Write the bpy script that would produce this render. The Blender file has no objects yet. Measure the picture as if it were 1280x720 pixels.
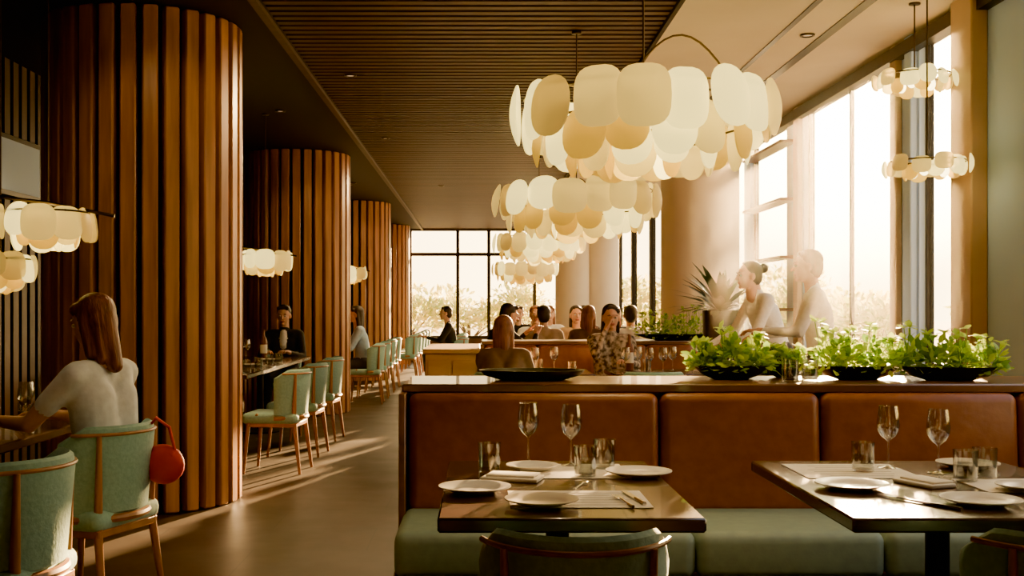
import bpy, bmesh, math, random
import numpy as np
from mathutils import Vector, Matrix
random.seed(11)
scene=bpy.context.scene
COL=scene.collection
try: scene.view_settings.look='AgX - Punchy'
except Exception as ex: print('look',ex)
V=Vector
pi=math.pi
# ---------------------------------------------------------------- materials
def newmat(name):
    m=bpy.data.materials.new(name); m.use_nodes=True
    nt=m.node_tree; b=nt.nodes['Principled BSDF']; return m,nt,b
def mat(name,c,rough=.5,metal=0,c2=None,scale=(8,8,8),bump=0,em=None,ems=0,spec=.5,detail=4,coat=0,sheen=0):
    m,nt,b=newmat(name)
    b.inputs['Base Color'].default_value=(*c,1)
    b.inputs['Roughness'].default_value=rough
    b.inputs['Metallic'].default_value=metal
    b.inputs['Specular IOR Level'].default_value=spec
    b.inputs['Coat Weight'].default_value=coat
    b.inputs['Sheen Weight'].default_value=sheen
    if em: 
        b.inputs['Emission Color'].default_value=(*em,1); b.inputs['Emission Strength'].default_value=ems
    if c2 or bump:
        tc=nt.nodes.new('ShaderNodeTexCoord'); mp=nt.nodes.new('ShaderNodeMapping')
        mp.inputs['Scale'].default_value=scale
        nz=nt.nodes.new('ShaderNodeTexNoise'); nz.inputs['Scale'].default_value=1; nz.inputs['Detail'].default_value=detail
        nt.links.new(tc.outputs['Object'],mp.inputs['Vector']); nt.links.new(mp.outputs['Vector'],nz.inputs['Vector'])
        if c2:
            r=nt.nodes.new('ShaderNodeValToRGB')
            r.color_ramp.elements[0].position=.35; r.color_ramp.elements[1].position=.68
            r.color_ramp.elements[0].color=(*c,1); r.color_ramp.elements[1].color=(*c2,1)
            nt.links.new(nz.outputs['Fac'],r.inputs['Fac']); nt.links.new(r.outputs['Color'],b.inputs['Base Color'])
        if bump:
            bp=nt.nodes.new('ShaderNodeBump'); bp.inputs['Strength'].default_value=bump; bp.inputs['Distance'].default_value=.01
            nt.links.new(nz.outputs['Fac'],bp.inputs['Height']); nt.links.new(bp.outputs['Normal'],b.inputs['Normal'])
    return m
def glassmat(name,tint=(1,1,1),lo=.03,hi=.7,rough=.02):
    m,nt,b=newmat(name); nt.nodes.remove(b)
    out=nt.nodes['Material Output']
    t=nt.nodes.new('ShaderNodeBsdfTransparent'); t.inputs['Color'].default_value=(*tint,1)
    g=nt.nodes.new('ShaderNodeBsdfGlossy'); g.inputs['Roughness'].default_value=rough
    lw=nt.nodes.new('ShaderNodeLayerWeight'); lw.inputs['Blend'].default_value=.25
    mr=nt.nodes.new('ShaderNodeMapRange'); mr.inputs['To Min'].default_value=lo; mr.inputs['To Max'].default_value=hi
    mx=nt.nodes.new('ShaderNodeMixShader')
    nt.links.new(lw.outputs['Facing'],mr.inputs['Value']); nt.links.new(mr.outputs['Result'],mx.inputs['Fac'])
    nt.links.new(t.outputs[0],mx.inputs[1]); nt.links.new(g.outputs[0],mx.inputs[2]); nt.links.new(mx.outputs[0],out.inputs['Surface'])
    return m
def transl(name,c,ems,fac=.5,ec=None):
    m,nt,b=newmat(name); out=nt.nodes['Material Output']
    b.inputs['Base Color'].default_value=(*c,1); b.inputs['Roughness'].default_value=.45
    b.inputs['Emission Color'].default_value=(*(ec or c),1); b.inputs['Emission Strength'].default_value=ems
    t=nt.nodes.new('ShaderNodeBsdfTranslucent'); t.inputs['Color'].default_value=(*c,1)
    mx=nt.nodes.new('ShaderNodeMixShader'); mx.inputs[0].default_value=fac
    nt.links.new(b.outputs[0],mx.inputs[1]); nt.links.new(t.outputs[0],mx.inputs[2]); nt.links.new(mx.outputs[0],out.inputs['Surface'])
    return m
M_slat=mat('wood_slat',(.26,.100,.027),.42,c2=(.50,.215,.060),scale=(14,14,1.2),bump=.1)
M_slatcore=mat('column_core_dark',(.010,.006,.004),.8)
M_ceilslat=mat('ceiling_slat_wood',(.044,.019,.008),.5,c2=(.076,.034,.015),scale=(1.5,20,20))
M_ceildark=mat('ceiling_dark_paint',(.015,.010,.007),.7)
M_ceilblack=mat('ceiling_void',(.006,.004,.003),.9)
M_cream=mat('cream_plaster',(.76,.65,.46),.7,c2=(.80,.69,.50),scale=(3,3,3))
M_greypaint=mat('bluegrey_paint',(.44,.62,.96),.6,c2=(.47,.65,.98),scale=(2,2,2))
M_tanfin=mat('tan_mullion',(.44,.30,.15),.5,c2=(.50,.35,.18),scale=(3,3,3))
M_frame=mat('black_frame',(.018,.015,.013),.4,metal=.6)
M_wallwood=mat('dark_wall_wood',(.050,.021,.009),.5,c2=(.078,.034,.014),scale=(10,10,1))
M_table=mat('table_walnut',(.045,.019,.009),.25,c2=(.095,.041,.018),scale=(3,26,20),coat=.4)
M_oak=mat('oak',(.46,.28,.13),.45,c2=(.58,.37,.18),scale=(3,12,12))
M_chwood=mat('chair_wood',(.30,.13,.042),.38,c2=(.44,.20,.066),scale=(14,14,2))
M_teal=mat('sage_upholstery',(.23,.43,.37),.75,c2=(.29,.51,.44),scale=(60,60,60),bump=.25,sheen=.3)
M_seat=mat('sage_leather',(.24,.32,.25),.55,c2=(.28,.37,.28),scale=(25,25,25),bump=.15)
M_leather=mat('rust_leather',(.27,.074,.016),.38,c2=(.33,.097,.022),scale=(18,18,18),bump=.2)
M_ledge=mat('ledge_walnut',(.13,.053,.020),.33,c2=(.20,.085,.033),scale=(2,20,20),coat=.2)
M_plate=mat('white_china',(.86,.82,.75),.22)
M_platedk=mat('stoneware',(.58,.50,.40),.35,c2=(.64,.55,.44))
M_paper=mat('linen_paper',(.90,.84,.70),.8,c2=(.84,.77,.63),scale=(30,30,30))
M_print=mat('printed_text',(.25,.2,.15),.8)
M_steel=mat('cutlery_steel',(.7,.66,.6),.22,metal=1)
M_glass=glassmat('clear_glass',(.98,.98,.96),.07,.95)
M_pane=glassmat('window_glass',(.99,.99,.98),.015,.2)
M_water=glassmat('water',(.93,.96,.95),.05,.5)
M_black=mat('black_ceramic',(.012,.011,.010),.3)
M_soil=mat('soil',(.03,.018,.01),.95)
M_leafA=transl('leaf_light',(.54,.70,.10),.0,.5)
M_leafB=transl('leaf_mid',(.22,.40,.05),.0,.45)
M_leafC=transl('leaf_dark',(.014,.040,.015),.0,.15)
M_outA=transl('tree_leaf_gold',(.85,.76,.28),.0,.6)
M_outB=transl('tree_leaf_green',(.55,.60,.18),.0,.6)
M_bark=mat('bark',(.08,.05,.03),.9,c2=(.14,.09,.05),bump=.5)
M_brass=mat('dark_brass',(.10,.065,.03),.35,metal=.9)
M_L0=transl('shade_dim',(.84,.73,.36),.42,.6,(1,.78,.24))
M_L1=transl('shade_mid',(.93,.83,.42),1.05,.55,(1,.81,.26))
M_L2=transl('shade_bright',(.97,.91,.54),3.0,.5,(1,.85,.34))
M_L3=transl('shade_amber',(.86,.68,.15),.80,.6,(1,.72,.10))
M_bulb=mat('bulb_glow',(1,.8,.5),.5,em=(1,.82,.36),ems=14)
M_spotglow=mat('downlight_glow',(1,.8,.5),.5,em=(1,.75,.45),ems=1.0)
M_skin=mat('skin',(.58,.31,.19),.5,c2=(.63,.35,.22),scale=(20,20,20))
M_lip=mat('lips',(.36,.10,.08),.45)
M_eyew=mat('eye_white',(.7,.68,.64),.3)
M_eyed=mat('eye_dark',(.02,.012,.01),.2)
M_hairdk=mat('hair_dark',(.018,.011,.008),.55,c2=(.035,.02,.013),scale=(60,60,12),bump=.5)
M_hairbr=mat('hair_auburn',(.12,.036,.014),.5,c2=(.24,.075,.028),scale=(70,70,8),bump=.6)
M_shoe=mat('shoe_leather',(.02,.015,.012),.4)
def cloth(n,c,c2=None): return mat(n,c,.85,c2=c2 or tuple(x*1.15 for x in c),scale=(30,30,30),bump=.2)
C_white=cloth('cloth_white',(.78,.77,.76)); C_grey=cloth('cloth_grey',(.66,.69,.74)); C_black=cloth('cloth_black',(.02,.018,.017))
C_brown=cloth('cloth_brown',(.12,.065,.04)); C_blue=cloth('cloth_blue',(.30,.42,.56)); C_tan=cloth('cloth_tan',(.35,.24,.15))
C_jean=cloth('cloth_denim',(.05,.06,.09)); C_pattern=mat('cloth_pattern',(.08,.05,.04),.85,c2=(.65,.55,.44),scale=(28,28,28),detail=1)
C_red=mat('cloth_red',(.60,.02,.015),.6,c2=(.65,.03,.02),scale=(20,20,20),bump=.2)
# floor
m,nt,b=newmat('polished_dark_floor')
tc=nt.nodes.new('ShaderNodeTexCoord'); br=nt.nodes.new('ShaderNodeTexBrick')
br.inputs['Scale'].default_value=1; br.inputs['Brick Width'].default_value=1.2; br.inputs['Row Height'].default_value=.6
br.inputs['Mortar Size'].default_value=.004
br.inputs['Color1'].default_value=(.040,.024,.013,1); br.inputs['Color2'].default_value=(.050,.031,.017,1); br.inputs['Mortar'].default_value=(.02,.013,.008,1)
nz=nt.nodes.new('ShaderNodeTexNoise'); nz.inputs['Scale'].default_value=3; nz.inputs['Detail'].default_value=6
mr=nt.nodes.new('ShaderNodeMapRange'); mr.inputs['To Min'].default_value=.30; mr.inputs['To Max'].default_value=.55
nt.links.new(tc.outputs['Object'],br.inputs['Vector']); nt.links.new(tc.outputs['Object'],nz.inputs['Vector'])
nt.links.new(br.outputs['Color'],b.inputs['Base Color']); nt.links.new(nz.outputs['Fac'],mr.inputs['Value']); nt.links.new(mr.outputs['Result'],b.inputs['Roughness'])
M_floor=m
M_ground=mat('outside_paving',(.42,.36,.26),.9,c2=(.50,.43,.32),scale=(.6,.6,.6))
# ---------------------------------------------------------------- mesh builder
class MB:
    def __init__(s): s.v=[];s.f=[];s.m=[];s.mats=[]
    def mi(s,m):
        if m not in s.mats: s.mats.append(m)
        return s.mats.index(m)
    def add(s,vs,fs,m,M=None):
        o=len(s.v); k=s.mi(m)
        for v in vs: s.v.append(tuple(M@V(v)) if M else tuple(v))
        for f in fs: s.f.append([o+i for i in f]); s.m.append(k)
    def bm(s,bm,m,M=None):
        bm.verts.ensure_lookup_table(); bm.verts.index_update()
        s.add([v.co.copy() for v in bm.verts],[[v.index for v in f.verts] for f in bm.faces],m,M); bm.free()
    def box(s,c,size,m,bev=0,seg=1,M=None):
        bm=bmesh.new(); bmesh.ops.create_cube(bm,size=1)
        bmesh.ops.scale(bm,vec=V(size),verts=bm.verts); 
        if bev: bmesh.ops.bevel(bm,geom=bm.edges[:],offset=bev,segments=seg,profile=.5,affect='EDGES')
        bmesh.ops.translate(bm,vec=V(c),verts=bm.verts)
        s.bm(bm,m,M)
    def b2(s,x0,x1,y0,y1,z0,z1,m,bev=0,seg=1,M=None):
        s.box(((x0+x1)/2,(y0+y1)/2,(z0+z1)/2),(abs(x1-x0),abs(y1-y0),abs(z1-z0)),m,bev,seg,M)
    def lathe(s,prof,m,n=24,c=(0,0,0),M=None,sx=1,sy=1):
        vs=[];fs=[]
        for r,z in prof:
            for i in range(n):
                a=2*pi*i/n; vs.append((c[0]+r*sx*math.cos(a),c[1]+r*sy*math.sin(a),c[2]+z))
        for j in range(len(prof)-1):
            for i in range(n):
                k=(i+1)%n; fs.append([j*n+i,j*n+k,(j+1)*n+k,(j+1)*n+i])
        s.add(vs,fs,m,M)
    def tube(s,pts,rad,m,n=8,M=None,caps=True):
        pts=[V(p) for p in pts]
        if not isinstance(rad,(list,tuple)): rad=[rad]*len(pts)
        vs=[];fs=[]; prev=None
        for i,p in enumerate(pts):
            t=(pts[min(i+1,len(pts)-1)]-pts[max(i-1,0)]).normalized()
            if prev is None:
                u=t.cross(V((0,0,1)));
                if u.length<1e-3: u=t.cross(V((0,1,0)))
            else: u=prev-t*prev.dot(t)
            u.normalize(); w=t.cross(u); prev=u
            for k in range(n):
                a=2*pi*k/n; vs.append(p+(u*math.cos(a)+w*math.sin(a))*rad[i])
        for j in range(len(pts)-1):
            for i in range(n):
                k=(i+1)%n; fs.append([j*n+i,j*n+k,(j+1)*n+k,(j+1)*n+i])
        if caps: fs.append(list(range(n))[::-1]); fs.append([(len(pts)-1)*n+i for i in range(n)])
        s.add(vs,fs,m,M)
    def ell(s,c,r,m,u=16,w=10,M=None):
        bm=bmesh.new(); bmesh.ops.create_uvsphere(bm,u_segments=u,v_segments=w,radius=1)
        bmesh.ops.scale(bm,vec=V(r) if not isinstance(r,float) else V((r,r,r)),verts=bm.verts)
        bmesh.ops.translate(bm,vec=V(c),verts=bm.verts); s.bm(bm,m,M)
    def mesh(s,name):
        me=bpy.data.meshes.new(name); me.from_pydata(s.v,[],s.f)
        for m in s.mats: me.materials.append(m)
        me.polygons.foreach_set('material_index',s.m)
        me.polygons.foreach_set('use_smooth',[True]*len(s.f))
        me.update(); me.set_sharp_from_angle(angle=math.radians(38))
        return me
    def obj(s,name,loc=(0,0,0),rz=0,parent=None): return inst(name,s.mesh(name),loc,rz,parent)
def inst(name,me,loc=(0,0,0),rz=0,parent=None,scale=1):
    o=bpy.data.objects.new(name,me); COL.objects.link(o); o.location=loc; o.rotation_euler=(0,0,rz)
    o.scale=(scale,)*3 if not isinstance(scale,tuple) else scale
    if parent: o.parent=parent
    return o
CEIL=3.2
# ---------------------------------------------------------------- room shell
b=MB(); b.b2(-3.6,3.1,-2,27.2,-.12,0,M_floor); b.obj('floor')
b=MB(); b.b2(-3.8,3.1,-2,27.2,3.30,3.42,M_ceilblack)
b.b2(-3.8,-1.35,-2,27.2,CEIL-.04,3.30,M_ceildark)
b.b2(1.25,3.1,-2,27.2,CEIL-.04,3.30,M_cream)
b.b2(-1.40,-1.35,-2,27.2,CEIL-.07,CEIL-.04,M_ceilslat)
b.b2(1.22,1.25,-2,27.2,CEIL-.05,3.30,M_ceildark)
b.b2(2.05,2.09,3,26.5,CEIL-.046,CEIL-.040,M_frame); b.b2(2.35,2.42,3,26.5,CEIL-.046,CEIL-.040,M_frame)
b.obj('ceiling')
b=MB(); y=.5
while y<27: b.b2(-1.345,1.215,y,y+.075,CEIL-.03,CEIL+.06,M_ceilslat); y+=.125
b.obj('ceiling_slats')
b=MB(); b.b2(-3.8,-3.6,-2,27.2,0,CEIL,M_wallwood)
y=-1.9
while y<27: b.b2(-3.6,-3.56,y,y+.10,0,CEIL-.04,M_wallwood); y+=.16
b.obj('wall_left')
b=MB(); b.b2(-3.8,3.1,-2.2,-2,0,3.42,M_wallwood); b.obj('wall_front')
XR=3.0; WT=.10
wins=[(3.0,5.9),(7.02,7.75),(8.2,10.5),(11.1,12.6),(12.9,15.2),(15.35,17.6),(17.75,20.0),(20.15,22.4),(22.55,24.7),(24.85,26.9)]  # first opening is out of view, added to let fill light onto the tables
b=MB(); last=-2; SILL=.88; HEAD=3.10
for y0,y1 in wins:
    b.b2(XR,XR+WT,last,y0,0,CEIL-.04,M_greypaint if (y0-last)>.2 else M_frame); last=y1
    b.b2(XR,XR+WT,y0,y1,0,SILL,M_greypaint); b.b2(XR,XR+WT,y0,y1,HEAD,CEIL-.04,M_cream)
b.b2(XR,XR+WT,last,27.2,0,CEIL-.04,M_greypaint)
b.b2(XR-.10,XR,6.70,7.0,SILL,CEIL-.04,M_tanfin,.008)
b.b2(XR-.05,XR,7.78,7.9,SILL,CEIL-.04,M_greypaint,.008)
b.b2(XR-.05,XR,8.06,8.18,SILL,CEIL-.04,M_tanfin,.008)
b.b2(XR-.05,XR,10.55,10.7,SILL,CEIL-.04,M_tanfin,.008)
b.obj('wall_right')
b=MB(); b.b2(XR-.12,XR+.0,-2,27,SILL-.03,SILL,M_oak,.006); b.obj('trim_1')
b=MB(); b.b2(XR-.03,XR,-2,27,0,.12,M_frame); b.obj('baseboard_right')
b=MB(); b.b2(XR-.07,XR,6,26.8,HEAD-.06,HEAD+.03,M_frame); b.obj('trim_2')
for i,(y0,y1) in enumerate(wins):
    b=MB(); t=.03
    b.b2(XR+.04,XR+.09,y0,y0+t,SILL,HEAD,M_frame); b.b2(XR+.04,XR+.09,y1-t,y1,SILL,HEAD,M_frame)
    b.b2(XR+.04,XR+.09,y0+t,y1-t,SILL,SILL+t,M_frame); b.b2(XR+.04,XR+.09,y0+t,y1-t,HEAD-t,HEAD,M_frame)
    if y1-y0>1.5 and y0<10: b.b2(XR+.05,XR+.08,(y0+y1)/2-.02,(y0+y1)/2+.02,SILL+t,HEAD-t,M_frame)
    b.b2(XR+.06,XR+.068,y0+t,y1-t,SILL+t,HEAD-t,M_pane)
    b.obj('window_%d'%(i+1))
for k,z in enumerate((1.25,1.75,2.3,2.85)):
    b=MB(); b.b2(XR-.16,XR,10.75,12.3,z,z+.03,M_ledge,.004); b.obj('wall_louvre_shelf')
YB=27.0
b=MB()
b.b2(-3.6,-1.7,YB,YB+.2,0,CEIL,M_wallwood); b.b2(-1.7,3.0,YB,YB+.2,0,.55,M_wallwood); b.b2(-1.7,3.0,YB,YB+.2,3.12,CEIL,M_ceildark)
b.obj('wall_back')
b=MB()
for x in (-1.66,-.53,.21,1.3,2.3,2.96): b.b2(x-.04,x+.04,YB+.02,YB+.14,.55,3.12,M_frame)
b.b2(-1.7,3.0,YB+.03,YB+.13,2.52,2.60,M_frame); b.b2(-1.7,3.0,YB+.03,YB+.13,.55,.62,M_frame)
b.b2(-1.7,3.0,YB+.075,YB+.083,.55,3.12,M_pane)
b.obj('window_%d'%(len(wins)+1))
b=MB(); b.b2(-3.56,-3.52,8.3,9.1,2.12,2.58,M_frame,.005); b.b2(-3.52,-3.515,8.34,9.06,2.16,2.54,M_greypaint); b.obj('framed_wall_panel')
b=MB(); b.b2(-60,80,-20,120,-.5,-.14,M_ground); b.obj('ground_outside')
# ---------------------------------------------------------------- columns
def slat_column():
    b=MB(); r=.58; n=30
    b.lathe([(r,0),(r,CEIL-.04)],M_slatcore,60)
    b.lathe([(r+.02,0.0),(r+.02,.05),(r,.05)],M_slatcore,60)
    for i in range(n):
        a=2*pi*i/n; M=Matrix.Rotation(a,4,'Z')
        b.box((r+.03,0,(CEIL-.04)/2),(.07,.096,CEIL-.045),M_slat,.010,1,M)
    return b.mesh('slatted_column')
me=slat_column()
for y in (7.6,14.0,20.4,26.0): inst('slatted_column',me,(-2.25,y,0),.03)
def rcol(r):
    b=MB(); b.lathe([(r,0),(r,CEIL-.04)],M_cream,48); b.lathe([(r+.015,0),(r+.015,.12),(r,.12)],M_frame,48); return b.mesh('round_column')
me=rcol(.44); inst('round_column',me,(2.5,12.9,0))
me=rcol(.36); inst('round_column',me,(2.6,24.2,0)); inst('round_column',me,(1.95,24.0,0))
# ---------------------------------------------------------------- downlights
dl=[(-1.9,6.2),(-1.05,9.2),(-1.9,10.8),(-1.05,12.6),(-1.9,17),(1.9,6.6),(2.25,7.8),(1.7,9.5),(1.8,12.2),(-.6,17.5),(.6,19)]
b=MB(); b.lathe([(.036,-.008),(.050,-.008),(.050,.004),(.034,.004)],M_brass,20); b.lathe([(.0,.0),(.036,.0)],M_spotglow,20); me=b.mesh('recessed_downlight')
for x,y in dl: inst('recessed_downlight',me,(x,y,CEIL-.045 if (x<-1.3 or x>1.2) else CEIL-.035))
def spot(loc,tgt,power,ang=60,col=(1,.68,.34)):
    l=bpy.data.lights.new('spot','SPOT'); l.energy=power; l.color=col; l.spot_size=math.radians(ang); l.spot_blend=.6; l.shadow_soft_size=.05
    o=bpy.data.objects.new('added_spot',l); COL.objects.link(o); o.location=loc
    o.rotation_euler=(V(tgt)-V(loc)).to_track_quat('-Z','Y').to_euler()
spot((-1.35,5.9,3.1),(-2.0,7.3,1.6),40,75)
spot((-.45,9.2,3.0),(-1.65,7.9,1.7),800,80,(1,.64,.27))  # added rim light for the first column's bright right edge, no fixture here
spot((-1.3,12.2,3.1),(-2.0,13.6,1.4),40,75)
spot((-.45,15.6,3.0),(-1.65,14.3,1.7),600,80,(1,.64,.27))  # same added rim light for the second column
spot((-1.3,18.6,3.1),(-2.0,20.0,1.4),50,75)
spot((.2,3.3,3.1),(.2,3.5,.7),100,60); spot((1.4,3.4,3.1),(1.4,3.5,.7),100,60)  # added spots that brighten the two front tables
spot((-1.2,3.6,3.1),(-1.65,4.7,.8),55,70)  # added to brighten the seated woman at left
spot((.9,3.2,3.1),(.7,4.8,.8),40,80)  # added fill on the front bench
# ---------------------------------------------------------------- pendant lamps
def squircle(w,h,n=22,e=2.7,dome=.034):
    vs=[];fs=[]
    rings=(1,.97,.85,.6,.3)
    for ri,k in enumerate(rings):
        for i in range(n):
            a=2*pi*i/n; c,s_=math.cos(a),math.sin(a)
            x=math.copysign(abs(c)**(2/e),c)*w*k; z=math.copysign(abs(s_)**(2/e),s_)*h*k
            vs.append((x,-dome*(1-k*k),z))
    for r in range(len(rings)-1):
        for i in range(n):
            j=(i+1)%n; fs.append([r*n+i,r*n+j,(r+1)*n+j,(r+1)*n+i])
    fs.append([(len(rings)-1)*n+i for i in range(n)])
    m=len(vs); vs+= [(x,y+.006,z) for x,y,z in vs]; fs+=[[m+i for i in f][::-1] for f in fs]
    for i in range(n):
        j=(i+1)%n; fs.append([i,m+i,m+j,j])
    return vs,fs
def lamp(name,R,n,dw,dh,loc,tiers,arcs=True,power=25,seed=1,bar=False):
    rnd=random.Random(seed); b=MB(); rod=CEIL-loc[2]-.03
    for ti,(rk,zo,nn,sc) in enumerate(tiers):
        for i in range(nn):
            a=2*pi*(i+.5*(ti%2))/nn+rnd.uniform(-.04,.04)
            rr=R*rk+(.016 if i%2 else -.012)
            vs,fs=squircle(dw*sc*rnd.uniform(.9,1.1),dh*sc*rnd.uniform(.92,1.08),e=2.3 if (ti>0 or rnd.random()<.4) else 3.0,dome=.034 if R>.3 else .02)
            M=Matrix.Translation((rr*math.cos(a),rr*math.sin(a),zo+rnd.uniform(-.015,.015)))@Matrix.Rotation(a+pi/2+rnd.uniform(-.12,.12),4,'Z')@Matrix.Rotation(rnd.uniform(-.12,.12)-.05,4,'X')
            p=rnd.random()
            mm=(M_L2 if p<.36 else M_L1 if p<.76 else M_L0) if ti==0 else (M_L3 if p<.5 else M_L1 if p<.75 else M_L2)
            b.add(vs,fs,mm,M)
    N=32
    for rk,zo,nn,sc in tiers:
        z=zo+dh*sc*.55
        b.tube([(R*rk*.97*math.cos(2*pi*i/N),R*rk*.97*math.sin(2*pi*i/N),z) for i in range(N+1)],.005,M_brass,6)
    ztop=tiers[0][1]+dh*.55
    for i in range(4):
        a=pi/4+i*pi/2; b.tube([(0,0,ztop),(R*.97*math.cos(a),R*.97*math.sin(a),ztop)],.006,M_brass,6)
        b.tube([(R*.45*math.cos(a),R*.45*math.sin(a),ztop),(R*.45*math.cos(a),R*.45*math.sin(a),tiers[-1][1])],.004,M_brass,6)
    b.tube([(0,0,tiers[-1][1]+.02),(0,0,rod)],.005,M_brass,8)
    b.lathe([(.0,rod),(.035,rod),(.035,rod-.02),(.0,rod-.022)],M_brass,20)
    if arcs:
        for a,k in ((.25,1),(pi+.5,.3)):
            pts=[]
            for j in range(15):
                t=j/14; x=-R*.22+t*R*1.12*k; z=ztop+math.sin(t*pi*.97+.05)*.30*k
                pts.append((x*math.cos(a),x*math.sin(a),z))
            b.tube(pts,.005,M_brass,6)
    if bar: b.tube([(-.22,-.02,ztop+.07),(0,0,ztop+.045),(.30,.02,ztop-.015)],.008,M_brass,8)
    nb=6 if R>.3 else 3
    for i in range(nb):
        a=2*pi*i/nb; b.ell((R*.45*math.cos(a),R*.45*math.sin(a),0),(.03,.03,.04),M_bulb,12,8)
    o=b.obj(name,loc)
    l=bpy.data.lights.new('lampglow','POINT'); l.energy=power; l.color=(1,.75,.31); l.shadow_soft_size=.12
    lo=bpy.data.objects.new('glow_source',l); COL.objects.link(lo); lo.parent=o; lo.location=(0,0,-.0)
    return o
big=[(1,.05,18,1.0),(.82,-.06,15,.88),(.55,-.11,10,.80),(.28,-.12,5,.85)]
lamp('pendant_lamp',.54,19,.108,.125,(.72,5.0,2.075),big,True,38,3)
lamp('pendant_lamp',.53,19,.105,.115,(.66,7.75,1.96),big,True,34,5)
lamp('pendant_lamp',.54,19,.108,.12,(.74,14.2,2.05),big,True,42,8)
lamp('pendant_lamp',.54,19,.108,.12,(.78,19.5,1.90),big,True,42,9)
sm=[(1,.025,9,1.0),(.7,-.03,7,.9),(.3,-.05,4,.9)]
lamp('small_pendant_lamp',.185,9,.075,.078,(-1.98,5.2,1.65),sm,False,11,12,True)
lamp('small_pendant_lamp',.16,9,.075,.075,(-2.62,6.2,1.48),sm,False,8,13)
lamp('small_pendant_lamp',.24,9,.09,.095,(-2.08,11.0,1.72),sm,False,15,14,True)
lamp('small_pendant_lamp',.24,9,.09,.095,(-1.98,17.3,1.78),sm,False,15,15,True)
sm2=[(1,.02,12,1.0),(.6,-.01,6,.9)]
lamp('small_pendant_lamp',.22,12,.055,.052,(2.68,7.0,2.66),sm2,False,4,16)
lamp('small_pendant_lamp',.22,12,.055,.052,(2.60,6.6,2.08),sm2,False,4,17)
# ---------------------------------------------------------------- banquettes
def banquette(x0,x1,cuts,y0,name,scuts):
    b=MB(); D=.55
    b.b2(x0,x1,y0,y0+.10+D,0.0,.10,M_frame)
    b.b2(x0,x1,y0+.04,y0+D,.10,.30,M_ledge,.005)
    cs=[x0]+scuts+[x1]
    for a,c in zip(cs[:-1],cs[1:]): b.b2(a+.002,c-.002,y0,y0+D,.27,.455,M_seat,.045,5)
    cs=[x0+.02]+cuts+[x1]
    for a,c in zip(cs[:-1],cs[1:]):
        M=Matrix.Translation(((a+c)/2,y0+D+.02,.675))@Matrix.Rotation(-.06,4,'X')
        b.box((0,0,0),(c-a-.004,.12,.50),M_leather,.042,5,M)
    b.b2(x0,x1,y0+D+.085,y0+D+.115,0,.925,M_ledge)
    b.b2(x0-.005,x1,y0+D+.02,y0+D+.60,.925,.962,M_ledge,.006)
    b.b2(x0,x1,y0+D+.115,y0+D+.57,0,.925,M_ledge)
    b.b2(x0-.012,x0+.016,y0+D-.10,y0+D+.56,0,.93,M_ledge,.004)
    return b.obj(name)
banquette(-.32,2.92,[.745,1.414,2.235],4.17,'banquette_bench',[.80,1.50,2.2])
banquette(.02,2.05,[.55,1.1,1.6],10.35,'banquette_bench',[.7,1.4])
banquette(.25,2.0,[.75,1.2,1.6],16.2,'banquette_bench',[.9,1.4])
b=MB(); b.b2(-.42,-.02,8.7,10.0,.05,.93,M_oak,.006); b.b2(-.44,0,8.68,10.02,.93,.965,M_oak,.006); b.b2(-.38,-.05,8.72,9.98,0,.05,M_frame)
for k in range(2): b.b2(-.40+.19*k,-.23+.19*k,8.69,8.70,.12,.88,M_oak,.003)
b.obj('service_console')
# ---------------------------------------------------------------- tables
def table(w,d,name,loc,h=.75,mt=M_table):
    b=MB(); b.b2(-w/2,w/2,-d/2,d/2,h-.038,h,mt,.006)
    n=1 if d<1.3 else 2
    for k in range(n):
        y=0 if n==1 else (-d*.3 if k==0 else d*.3)
        b.tube([(0,y,.02),(0,y,h-.04)],.035,M_frame,16)
        b.lathe([(0,.0),(.23,.0),(.23,.012),(.05,.03),(0,.03)],M_frame,28,(0,y,0))
        b.b2(-w*.3,w*.3,y-.04,y+.04,h-.055,h-.038,M_frame)
    return b.obj(name,loc)
table(.68,1.08,'dining_table',(.232,3.40,0))
table(.86,1.08,'dining_table',(1.37,3.40,0))
table(.85,2.2,'dining_table',(-2.28,4.35,0))
table(.85,3.4,'dining_table',(-2.28,10.75,0))
table(.85,3.2,'dining_table',(-2.28,17.2,0))
table(.75,.8,'dining_table',(.55,9.45,0)); table(.75,.8,'dining_table',(1.45,9.45,0))
table(1.7,.7,'dining_table',(1.35,13.75,0))
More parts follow.
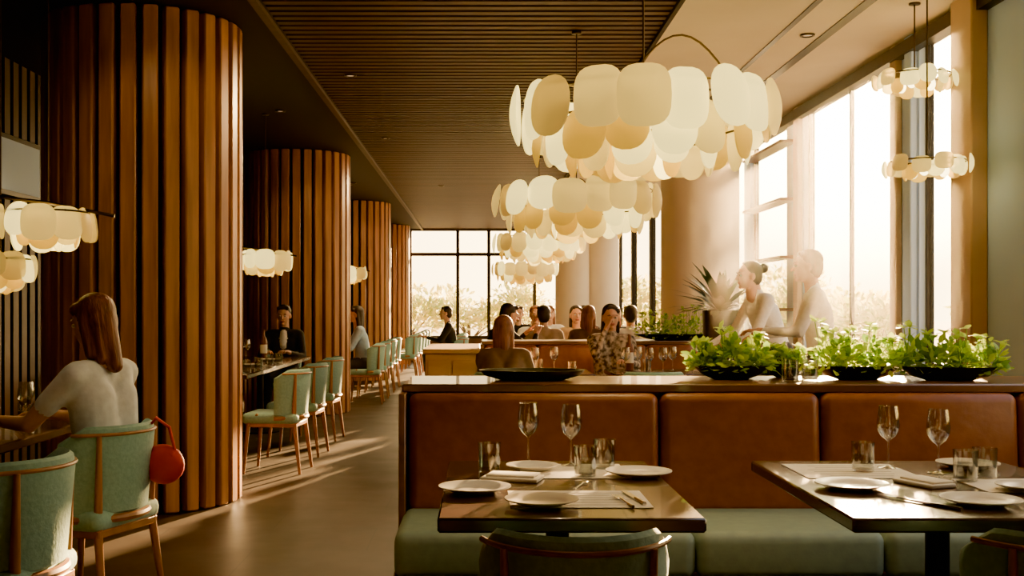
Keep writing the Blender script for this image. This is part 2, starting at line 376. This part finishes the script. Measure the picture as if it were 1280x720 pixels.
# ---------------------------------------------------------------- chairs
def chair_mesh():
    b=MB()
    b.box((0,0.01,.425),(.44,.44,.085),M_teal,.038,4)
    b.box((0,0.0,.375),(.40,.40,.035),M_chwood,.006)
    a0,a1=math.radians(188),math.radians(352); n=26; zs=[.445,.455,.55,.66,.76,.795,.805,.795,.76,.66,.55,.455,.445]
    t=.022; offs=[0,1,1,1,1,.6,0,-.6,-1,-1,-1,-1,0]
    vs=[];fs=[]; K=len(zs)
    for i in range(n+1):
        a=a0+(a1-a0)*i/n; e=min(i,n-i)/n; drop=max(0,(.16-e))*.9
        for z,o in zip(zs,offs):
            zz=.445+(z-.445)*(1-drop*1.3); R=.215+(zz-.445)*.09
            o2=o*t*(.5 if i in(0,n) else 1)
            vs.append(((R+o2)*math.cos(a),(R+o2)*math.sin(a),zz))
    for i in range(n):
        for k in range(K-1): fs.append([i*K+k,i*K+k+1,(i+1)*K+k+1,(i+1)*K+k])
    fs.append([k for k in range(K)]); fs.append([n*K+k for k in range(K)][::-1])
    b.add(vs,fs,M_teal)
    b.tube([(.235*math.cos(a0+(a1-a0)*i/20),.235*math.sin(a0+(a1-a0)*i/20),.43) for i in range(21)],.017,M_chwood,8)
    b.tube([(.266*math.cos(a0+.25+(a1-a0-.5)*i/20),.266*math.sin(a0+.25+(a1-a0-.5)*i/20),.772) for i in range(21)],.007,M_chwood,8)
    for s in (-1,1):
        b.tube([(s*.21,-.23,0),(s*.185,-.185,.35),(s*.178,-.178,.45),(s*.19,-.192,.77)],[.011,.018,.018,.010],M_chwood,10)
        b.tube([(s*.215,.21,0),(s*.19,.18,.38),(s*.205,.10,.46)],[.011,.018,.012],M_chwood,10)
    return b.mesh('dining_chair')
CH=chair_mesh()
def chair(x,y,yaw,scale=1): return inst('dining_chair',CH,(x,y,0),yaw,None,scale)
D=math.radians
chair(.21,2.60,0,(.84,1,1)); chair(1.29,2.60,.0,(.84,1,1))
LX=-1.56
chair(LX-.04,3.70,D(85)); chair(LX-.08,4.76,D(72))
for y in (8.95,9.95,11.1): chair(LX-.04,y,D(86))
for y in (15.3,16.3,17.4,18.5): chair(LX+.02,y,D(92))
for y in (20.2,21.4,22.6,23.8,25): chair(-1.35,y,D(90))
chair(-2.28,12.85,D(180)); 
for y in (9.6,10.9): chair(-3.0,y,D(-90))
chair(-3.0,4.2,D(-90))
chair(.18,8.62,0); chair(1.3,8.62,0)
diners=[(.75,13.1,.1,C_tan,M_hairdk,'short'),(1.25,13.1,-.1,C_brown,M_hairbr,'long'),(1.75,13.1,0,C_white,M_hairdk,'short'),
    (.70,14.4,pi,C_white,M_hairbr,'short'),(1.2,14.4,pi+.1,C_tan,M_hairdk,'long'),(1.7,14.4,pi-.1,C_black,M_hairbr,'long')]
for d in diners: chair(d[0],d[1],0 if d[1]<14 else pi)
for x,y,a in ((-.45,18.6,D(90)),(-.5,20.4,D(90)),(-.5,21.6,D(90))): chair(x,y,a)
# ---------------------------------------------------------------- tableware
def wine_mesh():
    b=MB(); p=[(.001,.0),(.034,.001),(.034,.003),(.008,.007),(.0038,.012),(.0032,.05),(.0038,.088),(.010,.094),(.024,.106),(.034,.125),(.037,.145),(.034,.175),(.0295,.205),
      (.0285,.205),(.033,.175),(.0358,.145),(.0328,.126),(.022,.108),(.004,.098),(.0,.0975)]
    b.lathe(p,M_glass,28); return b.mesh('wine_glass')
def tumbler_mesh():
    b=MB(); b.lathe([(0,0),(.031,.0),(.034,.003),(.037,.095),(.0355,.095),(.032,.008),(0,.007)],M_glass,28)
    b.lathe([(0,.009),(.0315,.009),(.0335,.055),(0,.055)],M_water,28); return b.mesh('water_glass')
def plate_mesh(r=.115,m=M_plate):
    b=MB(); b.lathe([(0,.0),(r*.55,0),(r*.62,.004),(r,.016),(r*1.0,.019),(r*.97,.0195),(r*.64,.009),(r*.55,.006),(0,.006)],m,40); return b.mesh('dinner_plate')
WG,TG,PL,PLd,PS=wine_mesh(),tumbler_mesh(),plate_mesh(.105),plate_mesh(.10,M_platedk),plate_mesh(.085)
T=.7505
def fork_mesh():
    b=MB(); b.tube([(0,-.09,.003),(0,-.02,.004),(0,.03,.005)],[.005,.003,.003],M_steel,6)
    b.box((0,.045,.005),(.022,.03,.002),M_steel,.001)
    for k in range(4): b.box((-.009+.006*k,.075,.005),(.0025,.035,.002),M_steel)
    return b.mesh('fork')
def knife_mesh():
    b=MB(); b.tube([(0,-.10,.004),(0,-.01,.004)],[.006,.005],M_steel,6); b.box((.002,.05,.004),(.017,.12,.002),M_steel,.0008); return b.mesh('knife')
FK,KN=fork_mesh(),knife_mesh()
def menu(x,y,w,d,rz,print_=True):
    b=MB(); b.box((0,0,.001),(w,d,.002),M_paper)
    if print_:
        for k in range(6): b.box((-.0,-d*.36+k*d*.14,.0024),(w*random.uniform(.5,.8),.003,.0004),M_print)
    b.obj('placemat',(x,y,T),rz)
def napkin(x,y,rz,s=1):
    b=MB(); b.box((0,0,.006),(.12*s,.2*s,.012),M_paper,.004,2); b.box((.01,0,.015),(.1*s,.17*s,.007),M_paper,.003,2); b.obj('folded_napkin',(x,y,T),rz)
menu(.27,3.14,.38,.28,0); menu(.30,3.68,.34,.32,.0,False); napkin(.10,3.50,1.3,.9)
inst('dinner_plate',PL,(-.015,3.27,T),0); inst('dinner_plate',PL,(.50,3.58,T)); inst('dinner_plate',PLd,(.165,3.04,T+.0025))
inst('dinner_plate',PS,(.17,3.70,T+.002))
inst('wine_glass',WG,(.165,3.88,T)); inst('wine_glass',WG,(.305,3.80,T+.002))
inst('water_glass',TG,(.33,3.56,T+.002)); inst('water_glass',TG,(.41,3.74,T+.002)); inst('water_glass',TG,(.03,3.66,T))
inst('fork',FK,(.39,3.08,T+.003),.15); inst('knife',KN,(.425,3.13,T+.003),.15); inst('fork',FK,(.30,3.38,T),-.3)
menu(1.20,3.68,.36,.32,0); menu(1.62,3.38,.32,.26,0,False); napkin(1.33,3.40,.4,.8)
inst('dinner_plate',PL,(1.09,3.33,T)); inst('dinner_plate',PL,(1.35,3.06,T)); inst('dinner_plate',PLd,(1.62,3.77,T)); inst('dinner_plate',PS,(1.58,3.28,T+.002))
inst('wine_glass',WG,(1.345,3.74,T+.0025)); inst('wine_glass',WG,(1.47,3.64,T)); inst('water_glass',TG,(1.235,3.66,T+.0025)); inst('water_glass',TG,(1.48,3.46,T+.002)); inst('water_glass',TG,(1.57,3.53,T))
inst('fork',FK,(1.17,3.12,T),.5); inst('knife',KN,(1.21,3.05,T),.5); inst('fork',FK,(1.70,3.10,T),.9)
for x,y in ((-2.0,5.0),(-2.12,4.9),(-2.35,5.2),(-2.2,4.2)): inst('wine_glass',WG,(x,y,T))
for x,y in ((-2.1,5.25),(-2.4,4.7),(-2.0,4.25)): inst('water_glass',TG,(x,y,T))
for x,y in ((-2.2,4.55),(-2.1,3.8),(-2.55,4.95),(-2.1,9.0),(-2.1,10.35),(-2.1,11.4)): inst('dinner_plate',PL,(x,y,T))
for i in range(8): inst('wine_glass',WG,(-2.42+.04*math.sin(i*2.1),9.3+i*.33,T))
for i in range(4): inst('water_glass',TG,(-1.95,9.5+i*.5,T))
for x,y in ((.45,9.3),(.62,9.5),(1.2,9.35),(1.32,9.5),(1.5,9.3),(1.62,9.55),(1.38,9.25)): inst('wine_glass',WG,(x,y,T))
for x,y in ((.5,9.65),(1.42,9.65),(.75,9.25)): inst('water_glass',TG,(x,y,T))
for i in range(6): inst('wine_glass',WG,(.7+.23*i,13.75+.05*math.sin(i*2),T))
def bottle(loc):
    b=MB(); b.lathe([(0,0),(.036,0),(.038,.005),(.038,.18),(.03,.21),(.014,.24),(.013,.30),(0,.30)],M_hairbr,24); b.lathe([(.0385,.06),(.0385,.15)],M_paper,24); b.obj('wine_bottle',loc)
bottle((1.28,9.72,T)); bottle((1.95,13.8,T)); bottle((-2.25,11.8,T))
# ---------------------------------------------------------------- plants
def leaf(b,p,d,up,L,W,m,bend=.25):
    d=d.normalized(); s=d.cross(up)
    if s.length<1e-3: s=V((1,0,0))
    s.normalize(); n=s.cross(d)
    pts=[]
    prof=[(0,.12),(.3,.85),(.6,1),(.85,.55),(1,.04)]
    for t,w in prof:
        c=p+d*(L*t)-n*(bend*L*t*t)
        pts.append(c-s*W*w*.5); pts.append(c+s*W*w*.5+n*.0)
    fs=[[2*i,2*i+1,2*i+3,2*i+2] for i in range(4)]
    b.add(pts,fs,m)
def foliage(b,c,r,n,L,W,mats,rnd,inner=.55):
    for _ in range(n):
        a=rnd.uniform(0,2*pi); e=math.asin(rnd.uniform(-.15,1)); k=rnd.uniform(inner,1)
        d=V((math.cos(a)*math.cos(e),math.sin(a)*math.cos(e),math.sin(e)))
        p=V((c[0]+d.x*r[0]*k,c[1]+d.y*r[1]*k,c[2]+d.z*r[2]*k))
        dd=(d+V((rnd.uniform(-.7,.7),rnd.uniform(-.7,.7),rnd.uniform(-.3,.7)))).normalized()
        leaf(b,p,dd,V((rnd.uniform(-1,1),rnd.uniform(-1,1),1)).normalized(),L*rnd.uniform(.6,1.2),W*rnd.uniform(.6,1.2),rnd.choice(mats),rnd.uniform(-.1,.5))
def bowl_plant(x,y,z,w,h,seed,rz=0,n=420):
    rnd=random.Random(seed); b=MB(); hw=w/2
    b.lathe([(0,0),(.45,.0),(.75,.02),(1.0,.058),(1.02,.062),(.96,.060),(.7,.03),(0,.03)],M_black,40,sx=hw,sy=hw*.5)
    b.lathe([(0,.044),(.85,.046)],M_soil,30,sx=hw,sy=hw*.5)
    k=max(3,int(w/.09))
    for i in range(k):
        cx=-hw*.72+i*(2*hw*.72)/(k-1); hh=h*rnd.uniform(.6,1.05)
        foliage(b,(cx,rnd.uniform(-.2,.2)*hw,.05),(hw*.38,hw*.42,hh*.85),n//k,.048,.030,[M_leafA,M_leafA,M_leafB],rnd,.3)
        for _ in range(4):
            p=V((cx+rnd.uniform(-.03,.03),rnd.uniform(-.02,.02),.045)); q=p+V((rnd.uniform(-.04,.04),rnd.uniform(-.03,.03),hh*rnd.uniform(.8,1.1)))
            b.tube([p,q],.0018,M_leafB,5)
            for _ in range(6): leaf(b,q,V((rnd.uniform(-1,1),rnd.uniform(-1,1),rnd.uniform(0,1))),V((0,0,1)),.042,.028,M_leafA,.3)
    b.obj('potted_herb_bowl',(x,y,z),rz)
LZ=.9625
bowl_plant(1.12,5.06,LZ,.34,.18,21,0,480)
bowl_plant(1.68,5.05,LZ,.40,.19,22,.1,520)
bowl_plant(2.06,4.98,LZ,.44,.17,23,-.15,520)
bowl_plant(1.90,11.2,LZ,.75,.28,25,0,500)
bowl_plant(1.40,5.22,LZ,.18,.10,27,0,140)
b=MB(); b.lathe([(0,0),(.6,0),(.9,.02),(1,.045),(.97,.045),(.85,.025),(0,.015)],M_black,40,sx=.235,sy=.15); b.obj('serving_tray',(.23,5.02,LZ),0)
inst('water_glass',TG,(1.34,4.90,LZ)); inst('water_glass',TG,(1.43,4.92,LZ))
def spiky(x,y,z,seed,name='potted_agave'):
    rnd=random.Random(seed); b=MB()
    b.lathe([(0,0),(.12,0),(.16,z),(.15,z),(.14,z-.03),(0,z-.03)],M_black,32)
    for i in range(64):
        a=rnd.uniform(0,2*pi); e=rnd.uniform(.1,1.4); d=V((math.cos(a)*math.cos(e),math.sin(a)*math.cos(e),math.sin(e)))
        leaf(b,V((0,0,z-.02)),d,V((0,0,1)),rnd.uniform(.36,.52),.07,M_leafC,.35)
    b.obj(name,(x,y,0))
spiky(2.12,10.0,1.26,31)
def shrub_mesh(seed,H,Rr,name='garden_shrub'):
    rnd=random.Random(seed); b=MB()
    b.tube([(0,0,0),(.05,0,H*.3),(0,.05,H*.6)],[.07,.05,.03],M_bark,8)
    for k in range(7):
        a=rnd.uniform(0,2*pi); c=(Rr*.5*math.cos(a),Rr*.5*math.sin(a),H*rnd.uniform(.3,.7)); b.tube([(0,0,H*.2),c],[.03,.012],M_bark,6)
        foliage(b,c,(Rr*.6,Rr*.6,H*.32),150,.2,.10,[M_outA,M_outA,M_outB],rnd,.3)
    return b.mesh(name)
S1,S2,S3=shrub_mesh(1,2.0,1.0),shrub_mesh(2,2.3,1.2),shrub_mesh(3,1.8,1.1)
def trunk_tree(seed):
    rnd=random.Random(seed); b=MB(); b.tube([(0,0,0),(.1,0,1.5),(0,.1,3.2),(.1,0,4.5)],[.16,.12,.09,.05],M_bark,10)
    for k in range(9):
        a=rnd.uniform(0,2*pi); c=(1.1*math.cos(a),1.1*math.sin(a),rnd.uniform(3.4,5.2)); b.tube([(0,.05,2.8),c],[.05,.015],M_bark,6)
        foliage(b,c,(.9,.9,.7),120,.24,.12,[M_outA,M_outB],rnd,.3)
    return b.mesh('garden_tree')
rnd=random.Random(5)
for i in range(13): inst('garden_shrub',rnd.choice([S1,S2,S3]),(6.4+rnd.uniform(-.3,1.2),9+i*2.1,-.14),rnd.uniform(0,6),None,rnd.uniform(.75,.95))
for i in range(9): inst('garden_shrub',rnd.choice([S1,S2,S3]),(-6+i*1.9,35+rnd.uniform(-1,1),-.14),rnd.uniform(0,6),None,rnd.uniform(1.0,1.25))
for i in range(6): inst('garden_shrub',rnd.choice([S1,S2,S3]),(7.5+rnd.uniform(-.3,.6),-1+i*1.9,-.14),rnd.uniform(0,6),None,.9)
TM=trunk_tree(9)
for x,y in ((-5,42),(3.5,46)): inst('garden_tree',TM,(x,y,-.14),x)
# ---------------------------------------------------------------- people
def remesh(prims,voxel,name,smooth=3):
    b=MB()
    for p in prims:
        if len(p)==5:
            p0,r0,p1,r1,m=p; p0=V(p0);p1=V(p1)
            b.ell(p0,float(r0),m,14,10); b.ell(p1,float(r1),m,14,10); b.tube([p0,p1],[r0*.995,r1*.995],m,14)
        else: b.ell(p[0],p[1],p[2],18,12)
    me=bpy.data.meshes.new('t'); me.from_pydata(b.v,[],b.f); o=bpy.data.objects.new('t',me); COL.objects.link(o)
    md=o.modifiers.new('r','REMESH'); md.mode='VOXEL'; md.voxel_size=voxel
    sm_=o.modifiers.new('s','SMOOTH'); sm_.factor=.5; sm_.iterations=smooth
    dg=bpy.context.evaluated_depsgraph_get(); out=bpy.data.meshes.new_from_object(o.evaluated_get(dg))
    bpy.data.objects.remove(o); out.name=name
    n=len(out.polygons); c=np.zeros(n*3); out.polygons.foreach_get('center',c); c=c.reshape(-1,3)
    best=np.full(n,1e9); idx=np.zeros(n,int); mats=[]
    for p in prims:
        m=p[-1]
        if m not in mats: mats.append(m)
        if len(p)==5:
            a=np.array(p[0]);d=np.array(p[2])-a; L=max((d*d).sum(),1e-9); t=np.clip(((c-a)@d)/L,0,1)
            dist=np.linalg.norm(c-a-t[:,None]*d,axis=1)-(p[1]+(p[3]-p[1])*t)
        else:
            q=(c-np.array(p[0]))/np.array(p[1]); dist=(np.linalg.norm(q,axis=1)-1)*min(p[1])
        k=dist<best; best[k]=dist[k]; idx[k]=mats.index(m)
    out.materials.clear()
    for m in mats: out.materials.append(m)
    out.polygons.foreach_set('material_index',idx.astype(np.int32)); out.polygons.foreach_set('use_smooth',[True]*n); out.update()
    return out
def head_mesh(hair,style):
    S=M_skin; P=[((0,-.012,.025),(.074,.092,.086),S),((0,.02,-.03),(.060,.066,.082),S),((0,.065,-.092),(.024,.02,.018),S),
     ((0,.086,.004),.008,(0,.104,-.028),.012,S),((-.017,.083,-.060),.0075,(.017,.083,-.060),.0075,M_lip),((-.036,.074,.020),.011,(.036,.074,.020),.011,S),
     ((-.075,-.005,-.012),(.012,.021,.031),S),((.075,-.005,-.012),(.012,.021,.031),S),((0,-.02,-.06),.05,(0,-.035,-.17),.052,S)]
    P.append(((0,-.026,.043),(.082,.090,.080),hair)); P.append(((0,-.055,-.005),(.074,.060,.085),hair))
    if style=='long':
        for s in (-1,1): P.append(((s*.060,-.02,.02),.028,(s*.066,-.035,-.14),.024,hair))
        P.append(((0,-.062,0),.058,(.01,-.085,-.20),.034,hair)); P.append(((-.03,-.06,-.05),.04,(-.04,-.07,-.17),.022,hair)); P.append(((.03,.03,.088),.028,(-.05,.035,.06),.028,hair))
    elif style=='bun':
        P.append(((0,-.13,.06),(.04,.04,.04),hair))
    else: P.append(((-.05,.045,.085),.022,(.05,.045,.085),.022,hair))
    me=remesh(P,.0075,'head',2)
    b=MB()
    for s in (-1,1):
        b.ell((s*.030,.079,.0),(.013,.009,.009),M_eyew,12,8); b.ell((s*.030,.0868,.0),(.006,.003,.006),M_eyed,10,6)
        b.tube([(s*.016,.090,.020),(s*.032,.088,.026),(s*.046,.079,.020)],[.003,.004,.002],hair,6)
    return me,b.mesh('eyes')
HEADS={}
def get_head(h,s):
    k=(h.name,s)
    if k not in HEADS: HEADS[k]=head_mesh(h,s)
    return HEADS[k]
def hand_mesh(side,curl=.5):
    S=M_skin; P=[]
    xs=[.029,.010,-.010,-.028]; Ls=[.070,.078,.072,.056]
    P.append(((0,-.03,0),.023,(0,.02,0),.024,S))
    for x,L in zip(xs,Ls):
        P.append(((x*.6,.015,0),.014,(x,.082,0),.0125,S))
        p=V((x,.085,0)); a=curl*.5
        for k,(f,r) in enumerate(((.45,.0095),(.30,.0085),(.25,.0075))):
            q=p+V((x*.12,math.cos(a)*L*f,-math.sin(a)*L*f)); P.append((tuple(p),r,tuple(q),r-.0008,S)); p=q; a+=curl*.8
    P.append(((.022,.02,-.004),.015,(.046,.052,-.014),.0115,S)); P.append(((.046,.052,-.014),.011,(.054,.085,-.026),.009,S))
    if side<0: P=[((-a[0],a[1],a[2]),r,(-c[0],c[1],c[2]),r2,m) for a,r,c,r2,m in P]
    return remesh(P,.0042,'hand',1)
HL,HR=hand_mesh(1),hand_mesh(-1)
def ik(a,b_,l1,l2,pole):
    d=b_-a; L=min(d.length,l1+l2-.005); dn=d.normalized(); x=(l1*l1-l2*l2+L*L)/(2*L); h=math.sqrt(max(l1*l1-x*x,0))
    p=pole-dn*pole.dot(dn); p.normalize(); return a+dn*x+p*h, a+dn*L
def person(name,loc,yaw,sit=True,top=C_grey,pants=C_black,hair=M_hairdk,style='short',lean=.1,hl=(-.16,.42,.80),hr=(.16,.42,.80),
           sleeve=True,headyaw=0,headpitch=0,scale=1,zp=None,stride=0,inner=None):
    zp=zp if zp is not None else (.55 if sit else .93)
    u=V((0,math.sin(lean),math.cos(lean))); P0=V((0,0,zp)); N=P0+u*.49; Cst=P0+u*.33; fw=V((0,math.cos(lean),-math.sin(lean)))
    S=M_skin; P=[]
    P.append(((-.075,0,zp),.105,(.075,0,zp),.105,pants))
    for s in (-1,1):
        a=P0+u*.07+V((s*.055,0,0)); c=Cst+V((s*.075,0,0)); P.append((tuple(a),.098,tuple(c),.100,top))
        P.append((tuple(c),.095,tuple(N+V((s*.10,0,0))-u*.06),.07,top))
    P.append((tuple(N-u*.05+V((-.15,0,0))),.058,tuple(N-u*.05+V((.15,0,0))),.058,top))
    P.append((tuple(N-u*.06),.07,tuple(N+u*.015),.05,top))
    P.append((tuple(N-u*.01),.047,tuple(N+u*.10),.046,S))
    if inner: P.append((tuple(Cst+fw*.075),.045,tuple(N-u*.03+fw*.045),.035,inner))
    hands=[]
    for s,h in ((-1,hl),(1,hr)):
        sh=N-u*.055+V((s*.175,0,0)); tgt=V(h)
        e,w=ik(sh,tgt,.285,.25,V((s*.5,-.35,-.8)))
        if sleeve: P.append((tuple(sh),.052,tuple(e),.042,top)); P.append((tuple(e),.041,tuple(w),.027,top))
        else:
            mid=sh.lerp(e,.6); P.append((tuple(sh),.055,tuple(mid),.050,top)); P.append((tuple(mid),.042,tuple(e),.038,S)); P.append((tuple(e),.038,tuple(w),.026,S))
        hands.append((s,e,w))
    for s in (-1,1):
        hip=P0+V((s*.085,0,-.01))
        if sit: ft=V((s*.12,.40,.075))
        else: ft=V((s*.10,s*stride,.075))
        k,an=ik(hip,ft,.44,.43 if not sit else .43,V((s*.08,1,.25 if sit else 0)))
        P.append((tuple(hip),.088,tuple(k),.060,pants)); P.append((tuple(k),.058,tuple(an),.038,pants))
        P.append(((an.x,an.y-.02,.045),.038,(an.x+s*.015,an.y+.15,.032),.030,M_shoe))
    me=remesh(P,.0145,name+'_body',3)
    o=inst(name,me,loc,yaw,None,scale)
    hm,em=get_head(hair,style)
    hc=N+u*.165+fw*.02
    hM=Matrix.Translation(hc)@Matrix.Rotation(headyaw,4,'Z')@Matrix.Rotation(headpitch,4,'X')
    for nm,mm in (('head',hm),('eyes',em)):
        c=bpy.data.objects.new(nm,mm); COL.objects.link(c); c.parent=o; c.matrix_local=hM
    for s,e,w in hands:
        y=(w-e).normalized(); z=V((0,0,1))-y*y.z
        if z.length<.2: z=V((s,0,0))-y*y.x*s
        z.normalize(); x=y.cross(z)
        M=Matrix((x,y,z)).transposed().to_4x4(); M.translation=w+y*.015
        c=bpy.data.objects.new('hand',HL if s<0 else HR); COL.objects.link(c); c.parent=o; c.matrix_local=M
    return o
person('seated_woman',(-1.56,4.78,0),D(72),True,C_grey,C_black,M_hairbr,'long',.10,(-.12,.48,.80),(.20,.44,.80),False,-.2,-.2,zp=.57)
person('seated_man',(-2.20,12.82,0),pi,True,C_black,C_black,M_hairdk,'short',.12,(-.12,.40,.79),(.14,.42,.79),inner=C_white,headpitch=-.1)
person('seated_woman',(LX,15.3,0),D(100),True,C_blue,C_jean,M_hairdk,'long',.15)
person('seated_woman',(.18,8.62,0),0,True,C_brown,C_black,M_hairbr,'long',.22,scale=.94)
person('seated_man',(.10,11.85,0),D(-60),True,C_black,C_black,M_hairdk,'short',.35,(-.1,.5,1.0),(.2,.45,1.0),zp=.60,inner=C_white,headpitch=-.2)
person('seated_woman',(1.22,10.58,0),pi-.1,True,C_pattern,C_black,M_hairdk,'long',.12,(-.14,.45,.80),(.05,.26,1.08),True,.15,-.1)
person('standing_waiter',(2.42,8.0,0),D(80),False,C_white,C_black,M_hairbr,'short',.14,(-.14,.42,1.12),(.20,.40,1.08),stride=.1)
person('standing_waiter',(2.40,9.2,0),D(100),False,C_white,C_black,M_hairdk,'bun',.34,(-.12,.48,1.0),(.2,.48,.98),stride=.08)
for d in diners: person('seated_diner',(d[0],d[1],0),d[2],True,d[3],C_black,d[4],d[5],.15)
for x,t,h,st in ((.55,C_black,M_hairdk,'short'),(1.0,C_white,M_hairbr,'long'),(1.5,C_brown,M_hairdk,'short')):
    person('seated_diner',(x,16.42,0),pi,True,t,C_black,h,st,.1)
person('seated_diner',(-.45,18.6,0),D(95),True,C_black,C_black,M_hairdk,'short',.15)
b=MB(); b.ell((0,0,.0),(.05,.10,.085),C_red,20,12); b.box((0,0,.03),(.07,.15,.07),C_red,.025,3)
b.tube([(0,-.06,.05),(-.03,-.05,.16),(-.05,0,.20),(-.03,.05,.16),(0,.06,.05)],.007,C_red,8)
b.obj('red_handbag',(-1.34,4.80,.62),D(72))
# ---------------------------------------------------------------- added haze volume, imitates sun glare around the right windows
m=bpy.data.materials.new('glare_scatter'); m.use_nodes=True; nt=m.node_tree; nt.nodes.remove(nt.nodes['Principled BSDF'])
vs_=nt.nodes.new('ShaderNodeVolumeScatter'); vs_.inputs['Density'].default_value=.010; vs_.inputs['Anisotropy'].default_value=.80; vs_.inputs['Color'].default_value=(1,.90,.68,1)
nt.links.new(vs_.outputs[0],nt.nodes['Material Output'].inputs['Volume'])
b=MB(); b.b2(1.7,2.83,5.9,12.2,.02,3.08,m); b.obj('glare_haze')
# ---------------------------------------------------------------- light
az,el=D(19),D(10.5); sd=V((math.sin(az)*math.cos(el),math.cos(az)*math.cos(el),math.sin(el)))
l=bpy.data.lights.new('sun','SUN'); l.energy=140; l.color=(1,.60,.24); l.angle=D(.8)
o=bpy.data.objects.new('sun',l); COL.objects.link(o); o.rotation_euler=sd.to_track_quat('Z','Y').to_euler(); o.location=(6,30,6)
w=bpy.data.worlds.new('evening_sky'); scene.world=w; w.use_nodes=True; nt=w.node_tree; bg=nt.nodes['Background']
tc=nt.nodes.new('ShaderNodeTexCoord'); vm=nt.nodes.new('ShaderNodeVectorMath'); vm.operation='DOT_PRODUCT'; vm.inputs[1].default_value=sd
nt.links.new(tc.outputs['Generated'],vm.inputs[0])
def glow(lo,amount,c):
    mr=nt.nodes.new('ShaderNodeMapRange'); mr.interpolation_type='SMOOTHSTEP'; mr.inputs['From Min'].default_value=lo; mr.inputs['From Max'].default_value=1
    nt.links.new(vm.outputs['Value'],mr.inputs['Value'])
    mx=nt.nodes.new('ShaderNodeVectorMath'); mx.operation='SCALE'; mx.inputs[0].default_value=tuple(x*amount for x in c)
    nt.links.new(mr.outputs['Result'],mx.inputs['Scale']); return mx.outputs['Vector']
sx=nt.nodes.new('ShaderNodeSeparateXYZ'); nt.links.new(tc.outputs['Generated'],sx.inputs[0])
rp=nt.nodes.new('ShaderNodeValToRGB'); e=rp.color_ramp.elements
e[0].position=0; e[0].color=(1.0,.68,.33,1); e[1].position=.6; e[1].color=(.50,.56,.66,1); k=e.new(.2); k.color=(1.0,.76,.43,1)
nt.links.new(sx.outputs['Z'],rp.inputs['Fac'])
sc=nt.nodes.new('ShaderNodeVectorMath'); sc.operation='SCALE'; sc.inputs['Scale'].default_value=5.2; nt.links.new(rp.outputs['Color'],sc.inputs[0])
a1=nt.nodes.new('ShaderNodeVectorMath'); a1.operation='ADD'; nt.links.new(sc.outputs['Vector'],a1.inputs[0]); nt.links.new(glow(.75,18,(1,.70,.31)),a1.inputs[1])
a2=nt.nodes.new('ShaderNodeVectorMath'); a2.operation='ADD'; nt.links.new(a1.outputs['Vector'],a2.inputs[0]); nt.links.new(glow(.985,55,(1,.78,.40)),a2.inputs[1])
nt.links.new(a2.outputs['Vector'],bg.inputs['Color']); bg.inputs['Strength'].default_value=1.0
# ---------------------------------------------------------------- camera
cam=bpy.data.cameras.new('camera'); co=bpy.data.objects.new('camera',cam); COL.objects.link(co); scene.camera=co
co.location=(0,0,1.28); co.rotation_euler=(pi/2,0,0); cam.sensor_width=36; cam.lens=39.9; cam.clip_end=300
cam.shift_x=40/1280; cam.shift_y=25/1280
